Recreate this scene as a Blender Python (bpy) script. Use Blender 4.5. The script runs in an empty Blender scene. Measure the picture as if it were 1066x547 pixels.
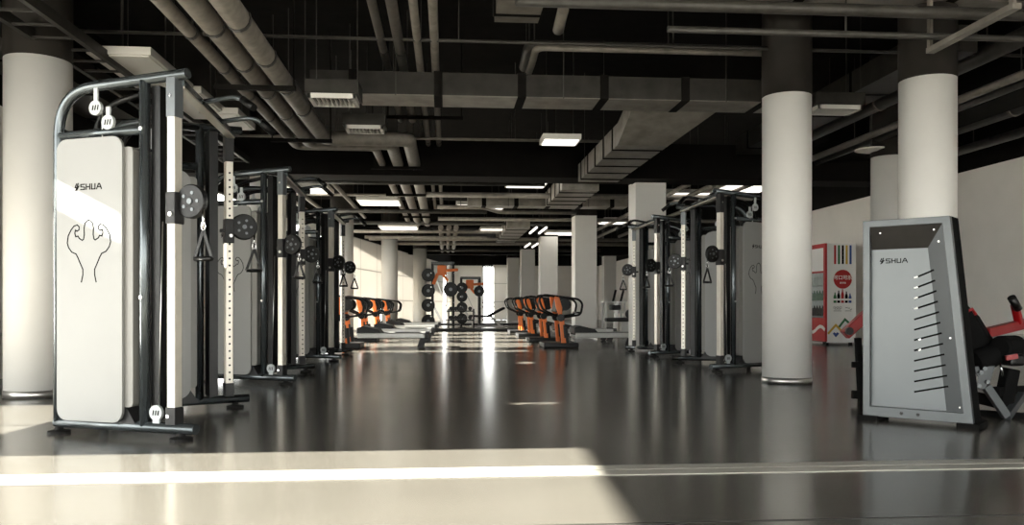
import bpy, bmesh, math, random
from mathutils import Vector, Matrix
random.seed(7)
S = bpy.context.scene
COL = S.collection
V = Vector
PI = math.pi

# ------------------------------------------------------------------ camera, sky, sun, exposure
F = 850.0
CAMH = 0.85
cam = bpy.data.cameras.new('camera')
cam.sensor_width = 36.0
cam.lens = F / 1066.0 * 36.0
cam.shift_y = (318.0 - 273.5) / 1066.0
cam.clip_end = 300
camo = bpy.data.objects.new('camera', cam)
COL.objects.link(camo)
TH = math.atan((533 - 464) / F)
camo.location = (0, 0, CAMH)
camo.rotation_euler = (PI / 2, 0, -TH)
S.camera = camo

w = bpy.data.worlds.new('sky'); S.world = w; w.use_nodes = True
nt = w.node_tree; nt.nodes.clear()
wo = nt.nodes.new('ShaderNodeOutputWorld'); bg = nt.nodes.new('ShaderNodeBackground')
bg.inputs[0].default_value = (1.0, 0.985, 0.955, 1); bg.inputs[1].default_value = 5.0
nt.links.new(bg.outputs[0], wo.inputs[0])

sl = bpy.data.lights.new('sun', 'SUN'); sl.energy = 42.0; sl.angle = math.radians(0.5); sl.color = (1.0, 0.95, 0.86)
so = bpy.data.objects.new('sun', sl); COL.objects.link(so)
SD = V((1.0, 0.0, -0.49)).normalized()
so.rotation_euler = SD.to_track_quat('-Z', 'Y').to_euler(); so.location = (-12, 0, 9)

S.view_settings.view_transform = 'Standard'; S.view_settings.look = 'None'
S.view_settings.gamma = 1; S.view_settings.use_curve_mapping = False
S.view_settings.exposure = 0.88
S.cycles.max_bounces = 8; S.cycles.diffuse_bounces = 5; S.cycles.glossy_bounces = 4
S.cycles.transparent_max_bounces = 12; S.cycles.sample_clamp_indirect = 6.0
S.cycles.use_denoising = True
S.cycles.caustics_reflective = False; S.cycles.caustics_refractive = False

# ------------------------------------------------------------------ materials
MATS = {}
def mat(name, col, rough=0.5, metal=0.0, noise=0.0, scale=20.0, emit=None, estr=0.0, bump=0.0, spec=None, rvar=0.0, stretch=None):
    if name in MATS: return MATS[name]
    m = bpy.data.materials.new(name); m.use_nodes = True
    n = m.node_tree.nodes; l = m.node_tree.links
    b = n['Principled BSDF']
    b.inputs['Base Color'].default_value = (*col, 1)
    b.inputs['Roughness'].default_value = rough
    b.inputs['Metallic'].default_value = metal
    if spec is not None: b.inputs['Specular IOR Level'].default_value = spec
    if emit:
        b.inputs['Emission Color'].default_value = (*emit, 1); b.inputs['Emission Strength'].default_value = estr
    if noise or bump or rvar:
        tc = n.new('ShaderNodeTexCoord'); mp = n.new('ShaderNodeMapping')
        if stretch: mp.inputs['Scale'].default_value = stretch
        tx = n.new('ShaderNodeTexNoise'); tx.inputs['Scale'].default_value = scale; tx.inputs['Detail'].default_value = 6
        l.new(tc.outputs['Object'], mp.inputs[0]); l.new(mp.outputs[0], tx.inputs['Vector'])
        if noise:
            cr = n.new('ShaderNodeValToRGB')
            cr.color_ramp.elements[0].position = 0.3; cr.color_ramp.elements[1].position = 0.7
            cr.color_ramp.elements[0].color = (*[c * (1 - noise) for c in col], 1)
            cr.color_ramp.elements[1].color = (*[min(1, c * (1 + noise)) for c in col], 1)
            l.new(tx.outputs[0], cr.inputs[0]); l.new(cr.outputs[0], b.inputs['Base Color'])
        if bump:
            bp = n.new('ShaderNodeBump'); bp.inputs['Strength'].default_value = bump; bp.inputs['Distance'].default_value = 0.01
            l.new(tx.outputs[0], bp.inputs['Height']); l.new(bp.outputs[0], b.inputs['Normal'])
        if rvar:
            mr = n.new('ShaderNodeMapRange'); mr.inputs['To Min'].default_value = rough - rvar; mr.inputs['To Max'].default_value = rough + rvar
            l.new(tx.outputs[0], mr.inputs[0]); l.new(mr.outputs[0], b.inputs['Roughness'])
    MATS[name] = m
    return m

M_FLOOR = mat('floor vinyl', (0.098, 0.091, 0.078), 0.19, noise=0.05, scale=0.9, rvar=0.02, spec=0.65, stretch=(1, 2.5, 1))
M_STRIP = mat('joint cover', (0.42, 0.40, 0.35), 0.35, noise=0.06, scale=6)
M_LINE = mat('dark joint', (0.03, 0.028, 0.025), 0.5)
M_WHITE = mat('white plaster', (0.88, 0.85, 0.80), 0.75, noise=0.03, scale=2)
M_COLW = mat('white column paint', (0.80, 0.785, 0.75), 0.55, noise=0.02, scale=3)
M_BLACKC = mat('black ceiling paint', (0.010, 0.009, 0.008), 0.8, noise=0.25, scale=5, spec=0.08)
M_SOFF = mat('black beam paint', (0.007, 0.0062, 0.0055), 0.8, noise=0.2, scale=4, spec=0.08)
M_BRN = mat('black column paint', (0.02, 0.0175, 0.015), 0.6, noise=0.25, scale=4, spec=0.15)
M_PIPE = mat('pipe lagging', (0.21, 0.19, 0.165), 0.5, noise=0.22, scale=9, bump=0.25)
M_PIPED = mat('dark pipe', (0.045, 0.042, 0.037), 0.4, noise=0.25, scale=9, spec=0.3)
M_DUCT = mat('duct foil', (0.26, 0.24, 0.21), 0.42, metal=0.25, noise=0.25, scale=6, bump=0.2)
M_DUCTD = mat('dark duct', (0.03, 0.028, 0.025), 0.45, noise=0.25, scale=6, bump=0.2, spec=0.15)
M_STEEL = mat('brushed steel', (0.55, 0.54, 0.52), 0.3, metal=0.9, noise=0.1, scale=8)
M_CHROME = mat('chrome', (0.8, 0.8, 0.8), 0.12, metal=1.0)
M_CREAM = mat('guide column finish', (0.72, 0.68, 0.60), 0.32, metal=0.35, noise=0.04, scale=12)
M_FRAME = mat('grey frame paint', (0.105, 0.12, 0.128), 0.25, metal=0.7)
M_FRAMEL = mat('silver grey paint', (0.065, 0.072, 0.075), 0.32, metal=0.4)
M_BLACK = mat('satin black', (0.006, 0.006, 0.006), 0.35, spec=0.25)
M_RUB = mat('rubber', (0.009, 0.0085, 0.008), 0.6, spec=0.15)
M_PANEL = mat('light grey shroud', (0.28, 0.28, 0.272), 0.38, noise=0.015, scale=4)
M_PANELS = mat('shroud side', (0.22, 0.215, 0.20), 0.4)
M_PUL = mat('pulley plastic', (0.50, 0.53, 0.54), 0.35)
M_INK = mat('black print', (0.006, 0.006, 0.006), 0.9, spec=0.0)
M_MATTE = mat('matt black sheet', (0.007, 0.007, 0.007), 0.85, spec=0.04)
M_ORANGE = mat('orange plastic', (1.0, 0.24, 0.05), 0.4)
M_RED = mat('red paint', (0.24, 0.004, 0.006), 0.35)
M_DGREY = mat('dark grey plastic', (0.02, 0.02, 0.021), 0.42, spec=0.3)
M_MGREY = mat('mid grey metal', (0.13, 0.145, 0.155), 0.3, metal=0.3)
M_SGREY = mat('selectorised grey', (0.105, 0.116, 0.122), 0.33, metal=0.2, noise=0.03, scale=3)
M_SGREYD = mat('selectorised dark grey', (0.05, 0.056, 0.06), 0.4, metal=0.2)
M_SILVER = mat('silver rail', (0.62, 0.62, 0.60), 0.35, metal=0.3)
M_TWHITE = mat('white enamel', (0.78, 0.78, 0.76), 0.3)
M_LAMP = mat('light diffuser', (0.8, 0.79, 0.75), 0.5, emit=(1, 0.95, 0.86), estr=0.9)
M_TUBE = mat('lit tube', (0.8, 0.8, 0.8), 0.5, emit=(0.95, 1, 1), estr=9.0)
M_LOUV = mat('white louvre', (0.7, 0.68, 0.64), 0.5)
M_GROUND = mat('outside paving', (0.42, 0.40, 0.37), 0.8, noise=0.1, scale=1)
M_GREEN = mat('green', (0.02, 0.16, 0.05), 0.4)
M_BLUE = mat('blue', (0.02, 0.07, 0.28), 0.4)
M_YEL = mat('yellow', (0.62, 0.40, 0.05), 0.4)
M_CRED = mat('cabinet red', (0.42, 0.008, 0.01), 0.35)
M_PRW = mat('printed white', (0.85, 0.85, 0.83), 0.4)
M_TIRE = mat('skin tone leather', (0.35, 0.28, 0.2), 0.5)
# panelled white facade cladding: thin seams
def brick_mat(name, col, seam, bw, bh):
    m = bpy.data.materials.new(name); m.use_nodes = True
    n = m.node_tree.nodes; l = m.node_tree.links; b = n['Principled BSDF']; b.inputs['Roughness'].default_value = 0.6
    tc = n.new('ShaderNodeTexCoord'); mp = n.new('ShaderNodeMapping'); mp.inputs['Rotation'].default_value = (PI / 2, 0, PI / 2)
    sp = n.new('ShaderNodeSeparateXYZ'); cb = n.new('ShaderNodeCombineXYZ')
    l.new(tc.outputs['Object'], sp.inputs[0]); l.new(sp.outputs['Y'], cb.inputs['X']); l.new(sp.outputs['Z'], cb.inputs['Y'])
    t = n.new('ShaderNodeTexBrick'); t.offset = 0.0
    t.inputs['Color1'].default_value = (*col, 1); t.inputs['Color2'].default_value = (*col, 1); t.inputs['Mortar'].default_value = (*seam, 1)
    t.inputs['Scale'].default_value = 1.0; t.inputs['Mortar Size'].default_value = 0.012
    t.inputs['Brick Width'].default_value = bw; t.inputs['Row Height'].default_value = bh
    l.new(cb.outputs[0], t.inputs['Vector']); l.new(t.outputs[0], b.inputs['Base Color'])
    return m
M_CLAD = brick_mat('white cladding', (0.78, 0.77, 0.74), (0.45, 0.44, 0.42), 1.5, 0.8)
def translucent_blind(name, col):
    m = bpy.data.materials.new(name); m.use_nodes = True
    n = m.node_tree.nodes; l = m.node_tree.links; n.clear()
    o = n.new('ShaderNodeOutputMaterial'); mx = n.new('ShaderNodeMixShader'); t = n.new('ShaderNodeBsdfTranslucent'); d = n.new('ShaderNodeBsdfDiffuse')
    tc = n.new('ShaderNodeTexCoord'); sp = n.new('ShaderNodeSeparateXYZ'); cb = n.new('ShaderNodeCombineXYZ')
    l.new(tc.outputs['Object'], sp.inputs[0]); l.new(sp.outputs['Y'], cb.inputs['X']); l.new(sp.outputs['Z'], cb.inputs['Y'])
    b = n.new('ShaderNodeTexBrick'); b.offset = 0.0; b.inputs['Scale'].default_value = 1.0; b.inputs['Mortar Size'].default_value = 0.02
    b.inputs['Brick Width'].default_value = 2.2; b.inputs['Row Height'].default_value = 1.05
    for k_ in ('Color1', 'Color2'): b.inputs[k_].default_value = (*col, 1)
    b.inputs['Mortar'].default_value = (*[c * 0.6 for c in col], 1)
    l.new(cb.outputs[0], b.inputs['Vector']); l.new(b.outputs[0], t.inputs[0]); l.new(b.outputs[0], d.inputs[0])
    mx.inputs[0].default_value = 0.2
    l.new(d.outputs[0], mx.inputs[1]); l.new(t.outputs[0], mx.inputs[2]); l.new(mx.outputs[0], o.inputs[0])
    return m
M_ADDED_TRANSLUC = translucent_blind('added translucent white', (0.80, 0.78, 0.74))
def glass_mat(name, tint, gl):
    m = bpy.data.materials.new(name); m.use_nodes = True
    n = m.node_tree.nodes; l = m.node_tree.links; n.clear()
    o = n.new('ShaderNodeOutputMaterial'); mx = n.new('ShaderNodeMixShader'); t = n.new('ShaderNodeBsdfTransparent'); g = n.new('ShaderNodeBsdfGlossy')
    t.inputs[0].default_value = (*tint, 1); g.inputs['Roughness'].default_value = 0.02; mx.inputs[0].default_value = gl
    l.new(t.outputs[0], mx.inputs[1]); l.new(g.outputs[0], mx.inputs[2]); l.new(mx.outputs[0], o.inputs[0])
    return m
M_GLASS = glass_mat('window glass', (0.97, 0.98, 0.97), 0.05)
M_GLASSF = glass_mat('cooler glass', (0.85, 0.9, 0.9), 0.12)

# ------------------------------------------------------------------ mesh helpers
class MB:
    def __init__(s): s.bm = bmesh.new()
    def hexa(s, ps):
        vs = [s.bm.verts.new(p) for p in ps]
        for f in ((0, 3, 2, 1), (4, 5, 6, 7), (0, 1, 5, 4), (1, 2, 6, 5), (2, 3, 7, 6), (3, 0, 4, 7)):
            s.bm.faces.new([vs[i] for i in f])
        return s
    def box(s, x0, x1, y0, y1, z0, z1):
        return s.hexa([(x0, y0, z0), (x1, y0, z0), (x1, y1, z0), (x0, y1, z0), (x0, y0, z1), (x1, y0, z1), (x1, y1, z1), (x0, y1, z1)])
    def bar(s, a, b, w, h, up=(0, 0, 1)):
        a = V(a); b = V(b); d = (b - a).normalized(); u = V(up)
        if abs(d.dot(u)) > 0.98: u = V((1, 0, 0))
        x = d.cross(u).normalized(); y = x.cross(d).normalized()
        r = []
        for p in (a, b):
            r += [p - x * w / 2 - y * h / 2, p + x * w / 2 - y * h / 2, p + x * w / 2 + y * h / 2, p - x * w / 2 + y * h / 2]
        return s.hexa(r)
    def tube(s, pts, r, n=12, cap=True, closed=False, flat=1.0):
        pts = [V(p) for p in pts]; N = len(pts); rings = []
        prev = None
        for i, p in enumerate(pts):
            if closed: t = (pts[(i + 1) % N] - pts[i - 1]).normalized()
            elif i == 0: t = (pts[1] - p).normalized()
            elif i == N - 1: t = (p - pts[-2]).normalized()
            else: t = ((pts[i + 1] - p).normalized() + (p - pts[i - 1]).normalized()).normalized()
            if prev is None:
                u = V((0, 0, 1)) if abs(t.z) < 0.9 else V((1, 0, 0))
                x = t.cross(u).normalized()
            else:
                x = (prev - t * prev.dot(t)).normalized()
            prev = x; y = t.cross(x)
            rr = r[i] if isinstance(r, (list, tuple)) else r
            rings.append([s.bm.verts.new(p + x * rr * math.cos(2 * PI * k / n) + y * rr * flat * math.sin(2 * PI * k / n)) for k in range(n)])
        m = N if closed else N - 1
        for i in range(m):
            A = rings[i]; B = rings[(i + 1) % N]
            for k in range(n):
                f = s.bm.faces.new([A[k], A[(k + 1) % n], B[(k + 1) % n], B[k]]); f.smooth = True
        if cap and not closed:
            s.bm.faces.new(rings[0][::-1]); s.bm.faces.new(rings[-1])
        return s
    def lathe(s, c, axis, prof, n=24):
        # prof = [(r, h)...] along axis from c
        a = V(axis).normalized(); u = V((0, 0, 1)) if abs(a.z) < 0.9 else V((1, 0, 0))
        x = a.cross(u).normalized(); y = a.cross(x); c = V(c); rings = []
        for r, h in prof:
            rings.append([s.bm.verts.new(c + a * h + (x * math.cos(2 * PI * k / n) + y * math.sin(2 * PI * k / n)) * max(r, 1e-4)) for k in range(n)])
        for A, B in zip(rings, rings[1:]):
            for k in range(n):
                s.bm.faces.new([A[k], A[(k + 1) % n], B[(k + 1) % n], B[k]])
        s.bm.faces.new(rings[0][::-1]); s.bm.faces.new(rings[-1])
        return s
    def disc(s, c, axis, r, t, n=24):
        a = V(axis).normalized()
        return s.lathe(V(c) - a * t / 2, a, [(r, 0), (r, t)], n)
    def prism(s, pts, ext):
        ext = V(ext); A = [s.bm.verts.new(V(p)) for p in pts]; B = [s.bm.verts.new(V(p) + ext) for p in pts]
        n = len(A)
        s.bm.faces.new(A[::-1]); s.bm.faces.new(B)
        for k in range(n): s.bm.faces.new([A[k], A[(k + 1) % n], B[(k + 1) % n], B[k]])
        return s
    def build(s, name, m, parent=None, bevel=0.0):
        bmesh.ops.recalc_face_normals(s.bm, faces=s.bm.faces[:])
        me = bpy.data.meshes.new(name); s.bm.to_mesh(me); s.bm.free()
        me.materials.append(m)
        o = bpy.data.objects.new(name, me); COL.objects.link(o)
        if parent: o.parent = parent
        if bevel:
            b = o.modifiers.new('bevel', 'BEVEL'); b.width = bevel; b.segments = 2; b.limit_method = 'ANGLE'; b.angle_limit = 0.7
        return o

def bend(pts, r, n=5):
    pts = [V(p) for p in pts]; out = [pts[0]]
    for i in range(1, len(pts) - 1):
        a = (pts[i - 1] - pts[i]); b = (pts[i + 1] - pts[i])
        rr = min(r, a.length * 0.49, b.length * 0.49)
        p0 = pts[i] + a.normalized() * rr; p2 = pts[i] + b.normalized() * rr
        for k in range(n + 1):
            t = k / n; out.append(p0 * (1 - t) ** 2 + pts[i] * 2 * t * (1 - t) + p2 * t * t)
    out.append(pts[-1]); return out

def tag(o, label, cat, group=None, kind=None):
    if label: o['label'] = label
    if cat: o['category'] = cat
    if group: o['group'] = group
    if kind: o['kind'] = kind
    return o
def empty(name, loc, rz, label, cat, group=None):
    o = bpy.data.objects.new(name, None); COL.objects.link(o); o.empty_display_size = 0.1
    o.location = loc; o.rotation_euler = (0, 0, rz)
    return tag(o, label, cat, group)
def copy_tree(o, parent=None):
    c = o.copy(); COL.objects.link(c)
    if parent: c.parent = parent
    for ch in list(o.children): copy_tree(ch, c)
    return c
def struct(o): o['kind'] = 'structure'; return o

# ------------------------------------------------------------------ the shell
WX = [(-3.4, -5.96), (0, -5.74), (5, -5.43), (10, -5.10), (15, -4.75), (20, -4.15), (27, -3.2), (36, -1.7), (47, 0.3)]
def wallx(y):
    for (y0, x0), (y1, x1) in zip(WX, WX[1:]):
        if y <= y1: return x0 + (x1 - x0) * (y - y0) / (y1 - y0)
    return WX[-1][1]
def wseg(mb, y0, y1, z0, z1, t=0.18, off=0.0):
    n = max(1, int((y1 - y0) / 1.5))
    for k in range(n):
        a = y0 + (y1 - y0) * k / n; b = y0 + (y1 - y0) * (k + 1) / n
        xa = wallx(a) - off; xb = wallx(b) - off
        mb.hexa([(xa - t, a, z0), (xa, a, z0), (xb, b, z0), (xb - t, b, z0), (xa - t, a, z1), (xa, a, z1), (xb, b, z1), (xb - t, b, z1)])
XR = 8.9; YB = -3.2; YE = 47.0; ZC = 4.7; ZW = 3.13
fl = struct(MB().box(-6.5, XR + 0.2, YB - 0.2, YE + 0.2, -0.2, 0).build('floor', M_FLOOR))
struct(MB().box(-6.9, XR + 0.4, YB - 0.4, YE + 0.3, ZC, ZC + 0.2).build('ceiling', M_BLACKC))
struct(MB().box(-60, -6.5, -40, 80, -0.3, -0.1).build('ground', M_GROUND))
struct(MB().box(-6.5, 40, -60, YB - 0.2, -0.3, -0.1).build('ground.001', M_GROUND))
# expansion joint: steel cover plate set across the floor
t = MB()
t.box(-5.6, XR, 4.02, 4.13, 0, 0.004); t.box(-5.6, XR, 4.145, 4.26, 0, 0.004)
struct(t.build('trim_1', M_STRIP))
struct(MB().box(-5.6, XR, 4.13, 4.145, 0, 0.002).build('trim_2', M_LINE))
struct(MB().box(-5.6, XR, 3.12, 3.135, 0, 0.0015).build('trim_3', M_LINE))
# right wall
struct(MB().box(XR, XR + 0.2, YB, YE, 0, ZW + 0.02).build('wall_right', M_WHITE))
struct(MB().box(XR, XR + 0.2, YB, YE, ZW + 0.02, ZC).build('wall_right.001', M_SOFF))
struct(MB().box(XR - 0.22, XR, 8.5, 15.5, 0, 0.40).build('trim_4', M_WHITE))
struct(MB().box(XR - 0.015, XR, YB, 8.5, 0, 0.1).build('baseboard_right', M_DGREY))
# far wall
t = MB(); t.box(0.0, 2.1, YE, YE + 0.2, 0, ZW); t.box(4.3, XR + 0.2, YE, YE + 0.2, 0, ZW)
struct(t.build('wall_far', M_WHITE))
struct(MB().box(0, XR + 0.2, YE, YE + 0.2, ZW, ZC).build('wall_far.001', M_SOFF))
def window(n, frame_mb, pane_mb, m=M_DGREY):
    e = bpy.data.objects.new('window_%d' % n, None); COL.objects.link(e); e['kind'] = 'structure'
    frame_mb.build('window_frame', m, e); pane_mb.build('pane', M_GLASS, e)
    return e
f = MB()
for x in (2.13, 3.2, 4.27): f.box(x - 0.03, x + 0.03, YE + 0.02, YE + 0.1, 0, ZW)
for z in (0.04, 0.75, 1.0, ZW - 0.04): f.box(2.1, 4.3, YE + 0.02, YE + 0.1, z - 0.03, z + 0.03)
window(1, f, MB().box(2.1, 4.3, YE + 0.05, YE + 0.06, 0, ZW))
b_ = MB().box(2.75, 4.2, YE - 0.06, YE - 0.05, 0.05, ZW - 0.1).build('added_blind', M_ADDED_TRANSLUC); MB().box(2.72, 4.23, YE - 0.09, YE, ZW - 0.1, ZW + 0.04).build('added_headrail', M_LOUV, b_); tag(b_, 'pale blind added over the right part of the far end window to dim it', 'blind')  # blind added to dim the far window and its floor streak
# unseen rear glass front, added close behind the camera for frontal fill light
struct(MB().box(-6.3, XR + 0.2, YB - 0.2, YB, ZW, ZC).build('unseen_wall_back', M_SOFF))
f = MB()
x = -6.1
while x < XR + 0.1:
    f.box(x - 0.03, x + 0.03, YB - 0.12, YB, 0, ZW); x += 1.5
for z in (0.04, 2.4, ZW - 0.04): f.box(-6.1, XR, YB - 0.12, YB, z - 0.03, z + 0.03)
window(2, f, MB().box(-6.1, XR, YB - 0.07, YB - 0.06, 0, ZW))  # added unseen glass front for frontal fill light
# left facade: upper fascia
t = MB(); wseg(t, YB, YE, ZW + 0.02, ZC); struct(t.build('wall_left', M_SOFF))
def lwindow(n, y0, y1, z0, z1, step=1.6):
    f = MB(); k = max(1, round((y1 - y0) / step))
    for i in range(k + 1):
        y = y0 + (y1 - y0) * i / k; x = wallx(y)
        f.box(x - 0.10, x - 0.03, y - 0.02, y + 0.02, z0, z1)
    for z in (z0 + 0.02, z1 - 0.02):
        f.bar((wallx(y0) - 0.06, y0, z), (wallx(y1) - 0.06, y1, z), 0.06, 0.04)
    p = MB(); p.bar((wallx(y0) - 0.06, y0, (z0 + z1) / 2), (wallx(y1) - 0.06, y1, (z0 + z1) / 2), 0.008, z1 - z0)
    return window(n, f, p)
solid = []   # closed pieces of the left facade, with unseen infill and a translucent far stretch
lwindow(3, YB, 4.83, 0.0, ZW + 0.02, 14)
lwindow(4, 4.83, 7.25, 0.0, 1.30, 1.1)
solid += [(4.83, 7.25, 1.30, 2.86), (4.83, 5.36, 2.86, 3.15), (5.64, 6.82, 2.86, 3.15), (7.1, 7.25, 2.86, 3.15)]  # unseen infill shaped so the sun leaves only a band and patches
lwindow(5, 5.36, 5.64, 2.86, ZW + 0.02, 2); lwindow(6, 6.82, 7.1, 2.86, ZW + 0.02, 2)  # small unseen openings, sized to throw the shroud band and a floor patch
solid += [(7.25, 11.8, 0, 3.15), (11.8, 12.2, 0, 2.94), (12.2, 13.7, 0, 3.15)]
lwindow(7, 11.8, 12.2, 2.94, ZW + 0.02, 2)  # slit sized to throw one small sun patch on the floor
n = 8
op = [(13.7, 14.05), (14.85, 15.4), (16.5, 18.4), (19.2, 20.4), (21.2, 22.9), (24.0, 25.6), (28.4, 29.3), (31.0, 32.6), (44.6, 46.0)]
cur = 13.7
for a, b in op:
    if a > cur: solid.append((cur, a, 0, 3.15))
    zt = 3.15 if (a < 26 or a > 36) else 1.0
    lwindow(n, a, b, 0, zt if zt < 3 else ZW + 0.02, 3.0); n += 1
    if zt < 3: solid.append((a, b, zt, 3.15))
    cur = b
solid.append((46.0, YE, 0, 3.15))
for k, (a, b, z0, z1) in enumerate(solid):
    t = MB(); wseg(t, a, b, z0, z1, t=0.02 if a > 25 else 0.18); struct(t.build('wall_left', M_ADDED_TRANSLUC if a > 25 else (M_CLAD if a > 13 else M_WHITE)))  # far stretch made translucent so the wall glows and lights the room
t = MB(); wseg(t, 7.3, 13.6, 0.50, 0.54, t=0.1, off=-0.1); struct(t.build('trim_5', M_LOUV))
# beams
struct(MB().box(wallx(14.6), XR, 14.25, 14.95, 3.10, 3.72).build('ceiling_beam', M_SOFF))
struct(MB().box(wallx(36.3), XR, 36.0, 36.7, 3.10, 3.75).build('ceiling_beam', M_SOFF))
struct(MB().box(wallx(4.0), XR, 6.9, 7.4, 4.15, ZC).build('ceiling_beam', M_SOFF))
struct(MB().box(wallx(22.5), XR, 22.2, 22.7, 3.75, ZC).build('ceiling_beam', M_SOFF))
struct(MB().box(wallx(29), XR, 29, 29.5, 3.6, ZC).build('ceiling_beam', M_SOFF))
struct(MB().box(6.9, 7.5, 7.4, 14.25, 3.45, ZC).build('ceiling_beam', M_SOFF))

def column(x, y, r, label, top=ZW, square=False, band=True):
    e = empty('column', (x, y, 0), 0, label, 'column', None)
    if square:
        MB().box(-r, r, -r, r, 0, top).build('white_shaft', M_COLW, e, 0.006)
        MB().box(-r - 0.004, r + 0.004, -r - 0.004, r + 0.004, top, ZC).build('black_top', M_BRN, e)
        MB().box(-r - 0.005, r + 0.005, -r - 0.005, r + 0.005, 0, 0.09).build('steel_skirting', M_STEEL, e)
    else:
        a = MB().lathe((0, 0, 0), (0, 0, 1), [(r, 0), (r, top)], 64).build('white_shaft', M_COLW, e)
        b = MB().lathe((0, 0, top), (0, 0, 1), [(r + 0.004, 0), (r + 0.004, ZC - top)], 64).build('black_top', M_BRN, e)
        c = MB().lathe((0, 0, 0), (0, 0, 1), [(r + 0.006, 0), (r + 0.006, 0.07)], 64).build('steel_skirting', M_STEEL, e)
        for o in (a, b, c):
            for p in o.data.polygons: p.use_smooth = len(p.vertices) == 4
    return e
def pos(px, Z):
    xc = (px - 533) / F * Z
    return (xc * math.cos(TH) + Z * math.sin(TH), Z * math.cos(TH) - xc * math.sin(TH))
cx, cy = pos(40, 7.65); column(cx, cy, 0.285, 'big round white column behind the nearest left cable trainer')
cx, cy = pos(819, 8.95); column(cx, cy, 0.26, 'round white column in front of the nearest right cable trainer')
cx, cy = pos(965.5, 8.3); column(cx, cy, 0.27, 'round white column right behind the grey weight cabinet')
cx, cy = pos(926, 12.6); column(cx, cy, 0.27, 'round white column near the right wall, mostly hidden by a nearer one')
cx, cy = pos(276, 14.3); column(cx, cy, 0.26, 'round column behind the left trainers with its black top under the beam')
cx, cy = pos(673.5, 15.25); column(cx, cy, 0.285, 'square white column right of the aisle behind the right cable trainers', square=True)
cx, cy = pos(356, 20.8); column(cx, cy, 0.29, 'round white column behind the third left trainer')
cx, cy = pos(608, 21.0); column(cx, cy, 0.28, 'tall square white column among the right treadmills', square=True)
cx, cy = pos(405.5, 27.2); column(cx, cy, 0.27, 'round white column behind the left treadmill consoles')
cx, cy = pos(570.5, 27.3); column(cx, cy, 0.29, 'square white column above the second right treadmill console', square=True)
cx, cy = pos(437, 33); column(cx, cy, 0.27, 'round white column left of the plate rig')
cx, cy = pos(549, 33.5); column(cx, cy, 0.28, 'square white column far down right of the aisle', square=True)
cx, cy = pos(534, 39.5); column(cx, cy, 0.28, 'farthest square white column by the end window', square=True)
cx, cy = pos(634, 38); column(cx, cy, 0.28, 'far square white column behind the white multi gym', square=True)

# ------------------------------------------------------------------ lettering and line art
def stroke(mb, pts, wd, o, ex, ez, nrm, t=0.002):
    """flat ribbon strokes in the plane (o, ex, ez), lying on the surface with normal nrm"""
    o = V(o); ex = V(ex); ez = V(ez); nrm = V(nrm)
    for (a, b) in zip(pts, pts[1:]):
        A = o + ex * a[0] + ez * a[1]; B = o + ex * b[0] + ez * b[1]
        d = (B - A)
        if d.length < 1e-6: continue
        d.normalize()
        mb.bar(A - d * wd * 0.45 + nrm * t / 2, B + d * wd * 0.45 + nrm * t / 2, wd, t, up=nrm)
def brand(mb, o, ex, ez, nrm, h, t=0.002):
    """lightning mark and the letters SHUA, h high, centred on o"""
    k = h; wd = h * 0.17
    L = []
    # mark
    L.append([(-2.55, 0.55), (-2.85, -0.05), (-2.45, -0.05), (-2.75, -0.6)])
    L.append([(-2.2, 0.62), (-2.4, 0.15), (-2.08, 0.15), (-2.5, -0.45)])
    def S_(x): return [(x + 0.8, 0.42), (x, 0.42), (x, 0.04), (x + 0.78, -0.04), (x + 0.78, -0.42), (x - 0.02, -0.42)]
    L.append(S_(-1.65))
    L.append([(-0.5, 0.42), (-0.5, -0.42)]); L.append([(0.22, 0.42), (0.22, -0.42)]); L.append([(-0.5, 0), (0.22, 0)])
    L.append([(0.6, 0.42), (0.6, -0.42), (1.3, -0.42), (1.3, 0.42)])
    L.append([(1.62, -0.42), (2.05, 0.42), (2.25, 0.42), (2.62, -0.42)]); L.append([(2.0, -0.1), (2.4, -0.1)])
    for p in L: stroke(mb, [(a * k, b * k) for a, b in p], wd, o, ex, ez, nrm, t)
HALF = [(-30, 503), (-24, 480), (-24, 462), (-36, 440), (-44, 424), (-52, 412), (-70, 405), (-83, 390), (-88, 375), (-84, 352), (-72, 333), (-60, 321), (-47, 318), (-39, 324), (-40, 334), (-48, 338), (-54, 334), (-57, 344), (-53, 356), (-44, 354), (-38, 362), (-26, 368), (-21, 364), (-18, 350), (-19, 330), (-15, 313), (-7, 306), (0, 303)]
def muscle(mb, o, ex, ez, nrm, k, t=0.0015):
    left = [(x * k, (403 - y) * k) for x, y in HALF]
    right = [(-x, y) for x, y in left[::-1]]
    stroke(mb, left + right[1:], 0.0068, o, ex, ez, nrm, t)
def muscle_in(mb, o, ex, ez, nrm, k): pass

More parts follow.
